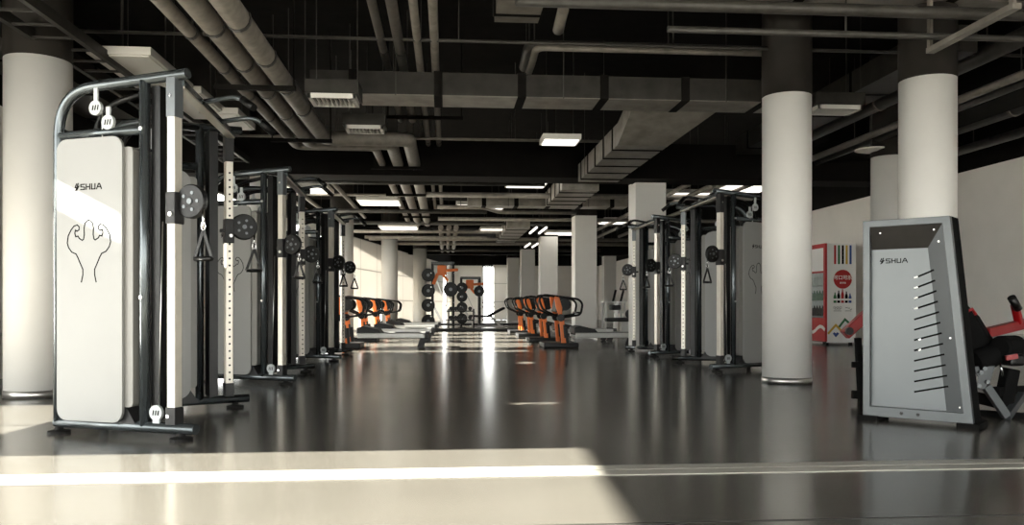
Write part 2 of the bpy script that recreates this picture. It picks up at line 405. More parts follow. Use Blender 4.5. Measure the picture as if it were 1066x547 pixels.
# ------------------------------------------------------------------ cable trainer
def rounded(u0, u1, z0, z1, r, n=5):
    out = []
    for cx_, cz_, a0 in ((u1 - r, z1 - r, 0), (u0 + r, z1 - r, 90), (u0 + r, z0 + r, 180), (u1 - r, z0 + r, 270)):
        for k in range(n + 1):
            a = math.radians(a0 + 90 * k / n); out.append((cx_ + r * math.cos(a), cz_ + r * math.sin(a)))
    return out
def make_trainer(loc, rz, label):
    e = empty('cable_trainer', loc, rz, label, 'cable machine', 'dual cable trainers lining the aisle')
    for s in (-1, 1):
        UD = V((0.903, s * 0.43, 0)); VD = V((-0.43, s * 0.903, 0)); I = V((-0.93, s * 0.41, 0)); ZZ = V((0, 0, 1))
        T = lambda u, v, z: I + UD * u + VD * v + ZZ * z
        # floor tube with pads
        MB().tube([T(-0.02, 0, 0.075), T(1.09, 0, 0.075)], 0.034, 14, flat=1.0).build('base_tube', M_FRAME, e)
        for u in (0.0, 0.98):
            MB().lathe(T(u, 0, 0), ZZ, [(0.07, 0), (0.07, 0.018), (0.03, 0.028), (0.02, 0.05)], 20).build('foot_pad', M_RUB, e)
        # arched outer frame
        MB().tube(bend([T(0.0, 0, 0.07), T(0.0, 0, 2.27), T(1.03, 0, 2.30)], 0.30, 10), 0.034, 14).build('arched_frame', M_FRAME, e)
        MB().tube([T(0.70, 0, 0.08), T(0.70, 0, 2.28)], 0.034, 14).build('upright', M_FRAME, e)
        MB().tube([T(0.02, 0, 1.97), T(0.68, 0, 1.97)], 0.030, 12).build('cross_tube', M_FRAME, e)
        # inner (second) arch behind
        MB().tube(bend([T(0.08, -0.22, 0.3), T(0.08, -0.22, 2.2), T(0.66, -0.14, 2.26)], 0.28, 8), 0.02, 10).build('rear_arch', M_BLACK, e)
        # weight stack shroud
        pts = rounded(0.045, 0.575, 0.10, 1.93, 0.075)
        MB().prism([T(u, 0.06, z) for u, z in pts], VD * -0.02).build('shroud_front', M_PANEL, e)
        pts = rounded(0.10, 0.64, 0.20, 1.86, 0.03)
        MB().prism([T(u, 0.038, z) for u, z in pts], VD * -0.22).build('shroud_body', M_PANELS, e)
        MB().prism([T(u, -0.183, z) for u, z in rounded(0.045, 0.59, 0.12, 1.90, 0.09)], VD * -0.018).build('shroud_back', M_PANEL, e)
        MB().prism([T(u, 0.03, z) for u, z in ((0.14, 0.20), (0.09, 0.08), (0.66, 0.08), (0.58, 0.20))], VD * -0.20).build('stack_base', M_DGREY, e)
        # dark cable guard beside the upright
        MB().prism([T(u, -0.02, z) for u, z in rounded(0.735, 0.80, 0.12, 2.25, 0.01)], VD * -0.16).build('cable_guard', M_BLACK, e)
        # guide column
        c = MB(); p = [T(0.895, 0.03, 0.16), T(0.955, 0.03, 0.16), T(0.955, -0.04, 0.16), T(0.895, -0.04, 0.16)]
        c.prism(p, (0, 0, 1.88)); gc = c.build('guide_column', M_CREAM, e, 0.006)
        for i in range(30): MB().disc(T(0.925, -0.0405, 0.24 + i * 0.0585), VD, 0.0085, 0.004, 10).build('adjustment_hole', M_INK, gc)
        c = MB(); c.prism([T(0.888, 0.036, 0.10), T(0.962, 0.036, 0.10), T(0.962, -0.046, 0.10), T(0.888, -0.046, 0.10)], (0, 0, 0.11))
        cb = c.build('column_foot', M_DGREY, e, 0.004)
        MB().disc(T(0.91, 0.04, 0.155), VD, 0.012, 0.01, 12).build('bolt', M_CHROME, cb)
        c = MB(); c.prism([T(0.89, 0.034, 2.03), T(0.96, 0.034, 2.03), T(0.96, -0.044, 2.03), T(0.89, -0.044, 2.03)], (0, 0, 0.25))
        ct = c.build('column_head', M_MGREY if s < 0 else M_DGREY, e, 0.004)
        MB().disc(T(0.925, 0.037, 2.16), VD, 0.010, 0.01, 12).build('bolt', M_CHROME, ct)
        # carriage with pulley disc
        c = MB(); c.prism([T(0.888, 0.037, 1.36), T(0.962, 0.037, 1.36), T(0.962, -0.052, 1.36), T(0.888, -0.052, 1.36)], (0, 0, 0.20))
        c.bar(T(0.85, -0.02, 1.46), T(0.90, -0.02, 1.46), 0.03, 0.03)
        ca = c.build('carriage', M_DGREY, e, 0.006)
        d = MB(); cc = T(1.045, -0.02, 1.50)
        d.lathe(cc - VD * 0.022, VD, [(0.100, 0), (0.108, 0.008), (0.092, 0.02), (0.092, 0.024), (0.108, 0.036), (0.100, 0.044)], 32)
        d.bar(T(0.95, -0.02, 1.47), cc, 0.05, 0.05)
        d.build('pulley_disc', M_BLACK, ca)
        d = MB()
        for a in range(5):
            q = cc + UD * 0.055 * math.cos(a * 1.257) + ZZ * 0.055 * math.sin(a * 1.257)
            d.disc(q, VD, 0.011, 0.052, 12)
        d.disc(cc, VD, 0.018, 0.06, 14); d.build('pulley_bosses', M_MGREY, ca)
        MB().disc(T(0.93, -0.01, 1.42), VD, 0.014, 0.115, 16).build('release_knob', M_STEEL, ca)
        # cable, hook and stirrup handle
        hx = T(1.13, -0.02, 0)
        hk = MB().tube([hx + ZZ * 1.45, hx + ZZ * 1.33], 0.007, 8)
        hk.tube([hx + UD * 0.016 * math.cos(a * PI / 4) + ZZ * (1.345 + 0.028 * math.sin(a * PI / 4)) for a in range(8)], 0.004, 6, closed=True)
        hk = hk.build('snap_hook', M_CHROME, e)
        hd = MB(); top = hx + ZZ * 1.32; a_ = hx - UD * 0.065 + ZZ * 1.14; b_ = hx + UD * 0.065 + ZZ * 1.14
        hd.bar(top, a_, 0.022, 0.007, up=VD); hd.bar(top, b_, 0.022, 0.007, up=VD); hd.tube([a_, b_], 0.015, 12)
        hd.build('stirrup_handle', M_BLACK, hk)
        # white pulleys at head and foot
        for u, z, r in ((0.33, 2.13, 0.048), (0.43, 2.03, 0.048)):
            p = MB(); cc = T(u, 0.02, z)
            p.disc(cc, VD, r, 0.022, 24); p.bar(cc, cc + ZZ * (0.15 if z > 2.1 else 0.10), 0.03, 0.012, up=VD)
            po = p.build('cable_pulley', M_PUL, e)
            q = MB()
            for dx in (-0.42, 0.0, 0.42): q.bar(cc + UD * dx * r + VD * 0.0115 - ZZ * 0.35 * r, cc + UD * (dx * r + 0.008) + VD * 0.0115 + ZZ * 0.35 * r, 0.007, 0.004, up=VD)
            q.build('pulley_slots', M_INK, po)
        p = MB(); cc = T(0.80, 0.01, 0.17); p.disc(cc, VD, 0.048, 0.022, 24); p.bar(cc, cc - ZZ * 0.09, 0.05, 0.016, up=VD); po = p.build('cable_pulley', M_PUL, e)
        q = MB()
        for dx in (-0.4, 0.0, 0.4): q.bar(cc + UD * dx * 0.048 + VD * 0.0115 - ZZ * 0.016, cc + UD * (dx * 0.048 + 0.006) + VD * 0.0115 + ZZ * 0.016, 0.007, 0.004, up=VD)
        q.build('pulley_slots', M_INK, po)
        MB().tube([T(0.80, -0.01, 0.20), T(0.83, -0.01, 1.38)], 0.004, 6).build('cable', M_STEEL, e)
        MB().tube([T(0.38, 0.02, 1.9), T(0.38, 0.02, 2.1)], 0.004, 6).build('cable', M_STEEL, e)
        b = MB()
        for z in (0.6, 0.75, 1.4, 1.55): b.disc(T(-0.035, 0.0, z), UD, 0.012, 0.012, 10)
        for z in (1.97, 0.9): b.disc(T(0.70, 0.036, z), VD, 0.013, 0.012, 10)
        b.build('frame_bolts', M_STEEL, e)
        # print on the shroud
        ex = UD * (-s); o = T(0.31, 0.0602, 0)
        m = MB(); brand(m, o + ZZ * 1.615, ex, ZZ, VD, 0.039); m.build('brand_lettering', M_INK, e)
        m = MB(); muscle(m, o + ZZ * 1.20, ex, ZZ, VD, 0.0020); m.build('flexing_torso_outline', M_INK, e)
        # warning label on the inner side of the stack
        MB().prism([T(0.6405, -0.02, 0.62), T(0.6405, -0.10, 0.62), T(0.6405, -0.10, 0.98), T(0.6405, -0.02, 0.98)], UD * 0.0015).build('warning_sticker', M_PRW, e)
        m = MB()
        for z in (0.635, 0.955): m.prism([T(0.642, -0.022, z), T(0.642, -0.098, z), T(0.642, -0.098, z + 0.022), T(0.642, -0.022, z + 0.022)], UD * 0.001)
        m.build('sticker_edge', M_ORANGE, e)
    # top beam joining the two columns and pull up grips
    MB().box(-0.105, -0.035, -0.80, 0.80, 2.235, 2.275).build('top_beam', M_FRAME, e)
    MB().box(-0.10, -0.04, -0.78, 0.78, 2.222, 2.235).build('beam_plate', M_CREAM, e)
    for y in (-0.30, 0.30):
        t_ = MB().tube(bend([(-0.07, y, 2.25), (0.20, y * 1.05, 2.30), (0.32, y * 1.4, 2.20)], 0.08), 0.018, 10)
        g = t_.build('pull_up_bar', M_FRAME, e)
        MB().tube([(0.235, y * 1.15, 2.272), (0.325, y * 1.42, 2.196)], 0.026, 12).build('grip', M_BLACK, g)
    # rear cross members between the towers
    m = MB()
    for z in (2.0, 1.55, 0.12): m.bar((-0.93, -0.39, z), (-0.93, 0.39, z), 0.05, 0.05)
    m.build('rear_crossbar', M_BLACK, e)
    return e
XL = -1.63; XRM = 3.33
tr = make_trainer((XL - 0.02, 6.1, 0), math.radians(3), 'nearest cable trainer left of the aisle, sunlit band across its grey shroud')
def place_trainer(x, y, rz, label):
    c = copy_tree(tr); c.location = (x, y, 0); c.rotation_euler = (0, 0, rz); c['label'] = label; return c
place_trainer(XL - 0.06, 9.72, math.radians(2.5), 'second cable trainer on the left side of the aisle')
place_trainer(XL - 0.02, 13.35, math.radians(1), 'third cable trainer on the left, next to the treadmills')
place_trainer(XRM + 0.06, 10.95, PI, 'cable trainer right of the aisle directly behind the round column')
place_trainer(XRM + 0.03, 13.95, PI, 'farther cable trainer on the right, in front of the square column')

# ------------------------------------------------------------------ treadmills
def make_treadmill(loc, label):
    e = empty('treadmill', loc, 0, label, 'treadmill', 'orange consoled treadmills along the aisle')
    W = 0.38
    MB().box(-0.34, 0.36, -W - 0.04, W + 0.04, 0.0, 0.10).build('base_box', M_DGREY, e, 0.02)
    for y in (-W, W): MB().box(0.30, 1.62, y - 0.04, y + 0.04, 0.20, 0.30).build('side_rail', M_SILVER, e, 0.015)
    MB().box(0.30, 1.60, -W + 0.04, W - 0.04, 0.255, 0.285).build('running_belt', M_RUB, e)
    MB().prism([(0.28, -W + 0.02, 0.28), (0.28, -W + 0.02, 0.40), (0.40, -W + 0.02, 0.44), (0.70, -W + 0.02, 0.37), (0.78, -W + 0.02, 0.28)], (0, 2 * W - 0.04, 0)).build('motor_hood', M_DGREY, e, 0.02)
    MB().box(1.62, 1.70, -W - 0.045, W + 0.045, 0.19, 0.31).build('end_cap', M_DGREY, e, 0.01)
    for y in (-W, W):
        MB().bar((1.60, y, 0.22), (1.52, y, 0.0), 0.06, 0.12).build('rear_leg', M_DGREY, e)
        up = MB().bar((0.06, y, 0.08), (0.02, y, 0.56), 0.05, 0.095).build('upright', M_ORANGE, e, 0.01)
        m = MB(); m.bar((0.085, y, 0.20), (0.06, y, 0.46), 0.058, 0.035); m.build('upright_inset', M_DGREY, up)
        MB().bar((0.13, y * 0.96, 0.06), (0.10, y * 0.96, 0.40), 0.04, 0.07).build('cable_cover', M_BLACK, e)
        MB().disc((0.09, y * 0.93, 0.86), (0, 1, 0), 0.115, 0.06, 24).build('side_speaker', M_BLACK, e)
        MB().disc((0.0, y, 0.60), (0, 1, 0), 0.075, 0.10, 20).build('pivot', M_BLACK, e)
        MB().prism([(-0.05, y - 0.03, 0.66), (0.03, y - 0.03, 0.66), (0.03, y - 0.03, 0.80), (-0.03, y - 0.03, 1.01), (-0.13, y - 0.03, 1.03), (-0.10, y - 0.03, 0.82)], (0, 0.06, 0)).build('upper_arm', M_ORANGE, e, 0.015)
        MB().tube(bend([(0.0, y, 0.60), (-0.36, y, 0.76), (-0.44, y, 0.98), (-0.34, y, 1.06), (0.36, y, 0.97), (0.44, y, 0.88), (0.40, y, 0.66), (0.06, y, 0.61)], 0.07, 4), 0.022, 10).build('handrail', M_BLACK, e)
    MB().prism([(-0.10, -0.34, 0.72), (0.02, -0.34, 0.70), (0.14, -0.34, 0.82), (0.10, -0.34, 1.02), (-0.05, -0.34, 0.98)], (0, 0.68, 0)).build('console', M_DGREY, e, 0.02)
    MB().tube([(0.38, -W, 0.70), (0.38, W, 0.70)], 0.02, 10).build('front_grip', M_BLACK, e)
    MB().bar((0.13, -0.25, 0.84), (0.115, 0.25, 0.96), 0.012, 0.012).build('display_edge', M_STEEL, e)
    return e
tm = make_treadmill((-2.03, 16.6, 0), 'nearest treadmill of the left row, orange uprights beside the last left trainer')
tx0, ty0 = 0, 0
def place_tm(px, Z, label):
    x, y = pos(px, Z); c = copy_tree(tm); c.location = (x, y, 0); c['label'] = label
place_tm(378, 19.4, 'second treadmill of the left row, from the aisle trainers')
place_tm(392, 22.8, 'third treadmill of the left row, before the round column')
place_tm(403, 26.0, 'last treadmill of the left row, in front of the round column')
place_tm(581, 16.6, 'nearest treadmill of the right row, its deck beside the square column')
place_tm(564, 19.2, 'second treadmill of the right row')
place_tm(551, 22.0, 'third treadmill of the right row')
place_tm(541, 24.8, 'farthest treadmill of the right row')

# ------------------------------------------------------------------ grey weight cabinet of a selectorised machine
e = empty('selectorised_weight_machine', (3.09, 5.84, 0), 0, 'seated red and black weight machine with a tall tapered grey weight cabinet', 'weight machine')
U = V((0.707, -0.707, 0)); N = V((-0.707, -0.707, 0)); ZZ = V((0, 0, 1))
def Q(u, v, z): return U * u + N * v + ZZ * z
o_ = [(0.0, 0.03), (0.73, 0.03), (0.585, 1.475), (0.0, 1.475)]          # outer outline
i_ = [(0.05, 0.105), (0.665, 0.105), (0.535, 1.425), (0.05, 1.425)]      # opening
m = MB()
vo = [m.bm.verts.new(Q(u, 0.0, z)) for u, z in o_]; vi = [m.bm.verts.new(Q(u, 0.0, z)) for u, z in i_]
vob = [m.bm.verts.new(Q(u, -0.05, z)) for u, z in o_]; vib = [m.bm.verts.new(Q(u, -0.05, z)) for u, z in i_]
for k in range(4):
    j = (k + 1) % 4
    m.bm.faces.new([vo[k], vo[j], vi[j], vi[k]]); m.bm.faces.new([vo[k], vo[j], vob[j], vob[k]])
    m.bm.faces.new([vi[k], vi[j], vib[j], vib[k]]); m.bm.faces.new([vob[k], vob[j], vib[j], vib[k]])
m.build('cabinet_frame', M_FRAMEL, e, 0.004)
MB().prism([Q(u, -0.05, z) for u, z in o_], N * -0.20).build('cabinet_body', M_MATTE, e)
D = -0.045
mp = [(0.05, 0.105), (0.555, 0.105), (0.435, 1.26), (0.05, 1.26)]
m = MB(); m.prism([Q(u, D, z) for u, z in mp], N * 0.006); pl = m.build('main_panel', M_SGREY, e)
m = MB(); a = [Q(0.05, D + 0.006, 1.26), Q(0.435, D + 0.006, 1.26), Q(0.535, -0.004, 1.425), Q(0.05, -0.004, 1.425)]
m.prism(a, N * -0.004); m.build('shaded_top_reveal', M_BRN, e)  # shade of the downward facet put into its dark colour
a = [Q(0.555, D + 0.006, 0.105), Q(0.665, -0.004, 0.105), Q(0.535, -0.004, 1.425), Q(0.435, D + 0.006, 1.26)]
m = MB(); m.prism(a, N * -0.004); m.build('shaded_side_reveal', M_SGREYD, e)  # facet darker than the main panel, its shade put into the colour
# angled slots
for k in range(12):
    z = 1.045 - k * 0.0745; uu = 0.345 + 0.0 * k; ue = 0.475 + k * 0.0085
    um = 0.435 + (1.26 - z) / 1.155 * 0.12; zz2 = z + 0.055
    m = MB(); n_ = N * 0.0
    fm = (um - uu) / (ue - uu); fm = min(max(fm, 0.1), 0.9); zm = z + fm * 0.055
    ufar = 0.535 + (1.425 - (z + 0.055)) / 1.32 * 0.13
    vend = (D + 0.006) + (ue - um) / (ufar - um) * (-0.004 - D - 0.006)
    m.bar(Q(uu, D + 0.0075, z), Q(um, D + 0.0085, zm), 0.012, 0.006, up=N); m.bar(Q(um - 0.004, D + 0.008, zm), Q(ue, vend + 0.003, z + 0.055), 0.012, 0.006, up=N)
    sl_ = m.build('sight_slot', M_INK, pl)
    if k in (0, 1, 2, 3, 6, 7):
        MB().bar(Q(uu + (0.0 if k < 4 else 0.03), D + 0.012, z + 0.002), Q(uu + (0.025 if k < 4 else 0.045), D + 0.012, z + 0.010), 0.012, 0.002, up=N).build('weight_number_label', M_PRW, sl_)  # white weight labels at the slot ends
m = MB(); brand(m, Q(0.21, D + 0.0065, 1.135 + 0.04), U, ZZ, N, 0.034); m.build('brand_lettering', M_INK, e)
m = MB()
for u, z in ((0.12, 1.395), (0.48, 1.40)): m.disc(Q(u, -0.012, z - 0.015), N, 0.006, 0.006, 10)
for u, z in ((0.51, 1.30), (0.585, 0.62), (0.645, 0.14)): m.disc(Q(u, -0.012, z), N, 0.006, 0.008, 10)
m.build('panel_screws', M_STEEL, e)
m = MB()
for u in (0.27, 0.38): m.disc(Q(u, 0.0, 0.068), N, 0.012, 0.012, 12)
m.build('frame_bolts', M_BLACK, e)
for u in (0.0, 0.66):
    MB().prism([Q(u - 0.03, 0.03, 0), Q(u + 0.11, 0.03, 0), Q(u + 0.11, -0.26, 0), Q(u - 0.03, -0.26, 0)], (0, 0, 0.035)).build('foot_plate', M_MATTE, e)
# seat assembly behind and to the right
def L(px, py, Z):
    x, y = pos(px, Z); return V((x - 3.09, y - 5.84, CAMH - (py - 318) / F * Z))
m = MB(); m.prism([L(1001, 316, 6.15), L(1016, 330, 6.15), L(1032, 356, 6.15), L(1034, 380, 6.15), L(1010, 386, 6.15), L(998, 380, 6.15)], (0.20, 0.25, 0)); m.build('backrest', M_MATTE, e, 0.02)
m = MB(); m.tube([L(1008, 324, 6.1), L(1012, 322, 6.1), L(1016, 328, 6.1)], 0.012, 8); m.build('adjuster_lever', M_RED, e)
def arm(a, b, w_=0.07, h_=0.07, nm='lever_arm', mt=M_RED): return MB().bar(a, b, w_, h_).build(nm, mt, e, 0.008)
ra = arm(L(1026, 347, 6.4), L(1084, 333, 6.8), 0.07, 0.075)
MB().bar(L(1061, 337, 6.6), L(1056, 316, 6.55), 0.055, 0.055).build('grip_post', M_RED, ra, 0.01)
MB().tube([L(1060, 322, 6.52), L(1053, 310, 6.48)], 0.032, 12).build('hand_grip', M_BLACK, ra)
la = arm(L(879, 349, 7.3), L(915, 316, 7.3), 0.08, 0.09)
MB().disc(L(884, 345, 7.22), (0, 1, 0), 0.035, 0.03, 16).build('pivot_cap', M_DGREY, la)
m = MB(); m.tube([L(1012, 378, 6.05), L(1030, 372, 6.1), L(1050, 360, 6.2)], [0.085, 0.085, 0.08], 16); m.build('seat_cushion', M_MATTE, e, 0)
m = MB(); c0 = L(1049, 362, 6.1); m.lathe(c0 - V((0.10, 0.05, 0)), (0.9, 0.4, 0), [(0.07, 0), (0.09, 0.02), (0.09, 0.20), (0.07, 0.22)], 20); m.build('roller_pad', M_MATTE, e)
m = MB(); c0 = L(1053, 374, 6.05); m.box(c0.x - 0.05, c0.x + 0.07, c0.y - 0.06, c0.y + 0.1, c0.z - 0.05, c0.z + 0.04); kp = m.build('knee_pad', M_BLACK, e, 0.02)
m = MB(); m.bar(L(1047, 373, 5.97), L(1059, 371, 5.97), 0.02, 0.035); m.build('pad_badge', M_RED, kp)
m = MB(); m.prism([L(1011, 382, 6.0), L(1036, 381, 6.0), L(1031, 398, 6.0), L(1024, 406, 6.0), L(1016, 404, 6.0), L(1018, 393, 6.0)], (0.015, 0.02, 0)); bp = m.build('bracket_plate', M_SGREYD, e, 0.004)
m = MB()
for px_, py_ in ((1025, 384), (1019, 402), (1028, 398), (1021, 388)): m.disc(L(px_, py_, 5.99), (0.1, 1, 0), 0.016, 0.02, 12)
m.build('bracket_bolts', M_SGREY, bp)
m = MB(); m.bar(L(1026, 402, 6.05), L(1048, 434, 6.05), 0.05, 0.06); m.bar(L(1048, 434, 6.05), L(1064, 412, 6.3), 0.05, 0.06); m.build('strut', M_SGREYD, e, 0.005)
m = MB(); m.bar(L(1036, 408, 6.15), L(1080, 406, 6.6), 0.07, 0.07); m.bar(L(1018, 432, 6.3), L(1080, 436, 6.05), 0.07, 0.07); m.bar(L(1016, 414, 6.4), L(1040, 420, 6.4), 0.06, 0.09); m.build('lower_frame', M_MATTE, e, 0.005)
m = MB(); m.bar(L(1052, 384, 6.2), L(1044, 424, 6.2), 0.10, 0.10); m.build('seat_post', M_MATTE, e, 0.01)
m = MB(); m.tube([L(1041, 378, 6.0), L(1044, 392, 6.0)], 0.007, 8); m.build('selector_pin', M_CHROME, e)
m = MB(); m.bar(L(886, 436, 6.35), L(925, 436, 6.35), 0.07, 0.06); m.bar(L(887, 411, 7.0), L(925, 413, 7.0), 0.05, 0.07); m.bar(L(888, 432, 6.9), L(925, 428, 6.9), 0.05, 0.05); m.build('rear_stabiliser', M_MATTE, e, 0.005)
m = MB(); m.bar(L(893, 352, 7.3), L(897, 424, 7.3), 0.05, 0.05); m.bar(L(887, 380, 7.0), L(915, 380, 7.0), 0.04, 0.05); m.build('rear_post', M_MATTE, e, 0.005)

# ------------------------------------------------------------------ drinks cooler
XF = 7.98; YF = 16.65
e = empty('drinks_cooler', (XF, YF, 0), 0, 'tall red and white glass door drinks cooler by the right wall', 'fridge')
Wd = 0.68; Ly = 1.35; H = 2.16
m = MB(); m.box(0.05, Wd, 0, 0.03, 0.06, H); m.box(0.05, Wd, Ly - 0.03, Ly, 0.06, H); m.box(Wd - 0.03, Wd, 0.03, Ly - 0.03, 0.06, H); m.box(0.05, Wd - 0.03, 0.03, Ly - 0.03, H - 0.06, H); m.box(0.05, Wd - 0.03, 0.03, Ly - 0.03, 0.5, 0.56)
m.build('cabinet', M_PRW, e)
MB().box(0.06, Wd - 0.02, 0.04, Ly - 0.04, 0.06, 0.50).build('compressor_box', M_DGREY, e)
m = MB(); m.box(0, 0.05, 0, 0.07, 0.5, H); m.box(0, 0.05, Ly - 0.07, Ly, 0.5, H); m.box(0, 0.05, 0.07, Ly - 0.07, H - 0.09, H); m.box(0, 0.05, 0.07, Ly - 0.07, 0.5, 0.58); m.box(0.0, 0.05, 0.07, Ly - 0.07, H - 0.62, H - 0.58)
dr = m.build('door_frame', M_CRED, e)
MB().box(0.02, 0.03, 0.07, Ly - 0.07, 0.58, H - 0.62).build('door_glass', M_GLASSF, dr)
MB().box(0.015, 0.03, 0.07, Ly - 0.07, H - 0.58, H - 0.09).build('header_sign', M_PRW, dr)
lp = MB().box(0, 0.05, 0, Ly, 0.08, 0.50).build('lower_panel', M_CRED, e)
m = MB(); wv = [(y * Ly / 12, 0.33 + 0.07 * math.sin(y * 0.9)) for y in range(13)]
for (y0, z0), (y1, z1) in zip(wv, wv[1:]): m.bar((-0.002, y0, z0), (-0.002, y1, z1), 0.004, 0.07)
m.build('white_wave', M_PRW, lp)
m = MB()
for x_ in (0.08, 0.60):
    for y_ in (0.08, Ly - 0.08): m.box(x_ - 0.03, x_ + 0.03, y_ - 0.03, y_ + 0.03, 0, 0.06)
m.build('cooler_feet', M_BLACK, e)
for z in (0.62, 0.95, 1.28): MB().box(0.06, Wd - 0.04, 0.04, Ly - 0.04, z - 0.01, z).build('wire_shelf', M_STEEL, e)
# side print
FY = -0.002
for k, mm in enumerate((M_CRED, M_GREEN, M_INK, M_YEL, M_BLUE)):
    MB().box(0.20 + k * 0.085, 0.245 + k * 0.085, FY, 0, 1.72, 2.12).build('printed_stripe', mm, e)
rd = MB().disc((0.39, FY - 0.001, 1.40), (0, 1, 0), 0.20, 0.004, 40).build('round_red_emblem', M_CRED, e)
def text(body, size, loc, mt, parent, rot=(PI / 2, 0, 0), name='lettering', ext=0.001):
    cu = bpy.data.curves.new(name, 'FONT'); cu.body = body; cu.size = size; cu.align_x = 'CENTER'; cu.align_y = 'CENTER'; cu.extrude = ext; cu.offset = size * 0.015
    cu.materials.append(mt)
    tmp = bpy.data.objects.new(name, cu)
    me = bpy.data.meshes.new_from_object(tmp); me.materials.clear(); me.materials.append(mt)
    bpy.data.objects.remove(tmp)
    o = bpy.data.objects.new(name, me); COL.objects.link(o); o.parent = parent; o.location = loc; o.rotation_euler = rot
    return o
text('可口可乐', 0.10, (0.39, FY - 0.006, 1.43), M_PRW, rd); text('新年味', 0.045, (0.39, FY - 0.006, 1.32), M_PRW, rd)
for k, (dx, hh, mm) in enumerate(((0.22, 0.22, M_GREEN), (0.30, 0.26, M_INK), (0.385, 0.29, M_CRED), (0.47, 0.24, M_INK), (0.55, 0.20, M_BLUE))):
    b = MB(); hw = 0.032
    b.prism([(dx - hw, FY - 0.002, 0.90), (dx + hw, FY - 0.002, 0.90), (dx + hw, FY - 0.002, 0.90 + hh * 0.6), (dx + 0.012, FY - 0.002, 0.90 + hh * 0.85), (dx + 0.012, FY - 0.002, 0.90 + hh), (dx - 0.012, FY - 0.002, 0.90 + hh), (dx - 0.012, FY - 0.002, 0.90 + hh * 0.85), (dx - hw, FY - 0.002, 0.90 + hh * 0.6)], (0, 0.002, 0))
    bo = b.build('printed_bottle', mm, e)
    MB().box(dx - hw, dx + hw, FY - 0.004, FY - 0.002, 0.95, 0.99).build('printed_band', M_PRW, bo)
m = MB()
for k in range(5):
    cx_ = 0.21 + k * 0.033; cz_ = 0.80 - (k % 2) * 0.025
    m.tube([(cx_ + 0.022 * math.cos(a * PI / 7), FY - 0.001, cz_ + 0.022 * math.sin(a * PI / 7)) for a in range(14)], 0.003, 6, closed=True)
m.build('five_rings_mark', M_INK, e)
m = MB()
for k, (cx_, cz_) in enumerate(((0.47, 0.81), (0.52, 0.80), (0.565, 0.775))):
    m.tube([(cx_ + 0.022 * math.cos(a * 0.5), FY - 0.001, cz_ - 0.022 * math.sin(a * 0.5) + 0.01 * a / 6) for a in range(6)], 0.0045, 6)
m.build('three_arcs_mark', M_INK, e)
m = MB(); m.bar((0.19, FY, 0.73), (0.36, FY, 0.73), 0.002, 0.008); m.bar((0.44, FY, 0.73), (0.58, FY, 0.73), 0.002, 0.008); m.build('small_print', M_INK, e)
def chev(pts, wd, mm):
    m = MB(); stroke(m, pts, wd, (0, FY + 0.002, 0), (1, 0, 0), (0, 0, 1), (0, -1, 0), 0.003); m.build('printed_chevron', mm, e)
chev([(0.08, 0.26), (0.24, 0.43), (0.48, 0.18)], 0.045, M_YEL)
chev([(0.32, 0.40), (0.44, 0.55), (0.52, 0.48)], 0.045, M_GREEN)
chev([(0.48, 0.18), (0.62, 0.25)], 0.04, M_CRED)
m = MB(); m.prism([(0.24, FY - 0.002, 0.17), (0.31, FY - 0.002, 0.25), (0.27, FY - 0.002, 0.28), (0.24, FY - 0.002, 0.25), (0.21, FY - 0.002, 0.28), (0.17, FY - 0.002, 0.25)], (0, 0.003, 0)); m.build('printed_heart', M_BLUE, e)
MB().box(0.10, 0.13, 0.06, 0.09, 0.60, 1.52).build('interior_lamp', M_TUBE, e); MB().box(0.10, 0.13, Ly - 0.09, Ly - 0.06, 0.60, 1.52).build('interior_lamp', M_TUBE, e)
# bottles inside
bp = None
for z, mm in ((0.62, M_INK), (0.95, M_GREEN), (1.28, M_TWHITE)):
    for k in range(9):
        b = MB().lathe((0, 0, 0), (0, 0, 1), [(0.032, 0), (0.034, 0.01), (0.034, 0.14), (0.014, 0.19), (0.014, 0.22)], 14).build('drink_bottle', mm)
        b.location = (XF + 0.14, YF + 0.12 + k * 0.135, z)
        tag(b, {0.62: 'dark drink bottle on the bottom shelf inside the cooler', 0.95: 'green drink bottle on the middle shelf inside the cooler', 1.28: 'white drink bottle on the top shelf inside the cooler'}[z], 'bottle', 'bottles inside the drinks cooler, %s shelf' % {0.62: 'bottom', 0.95: 'middle', 1.28: 'top'}[z])

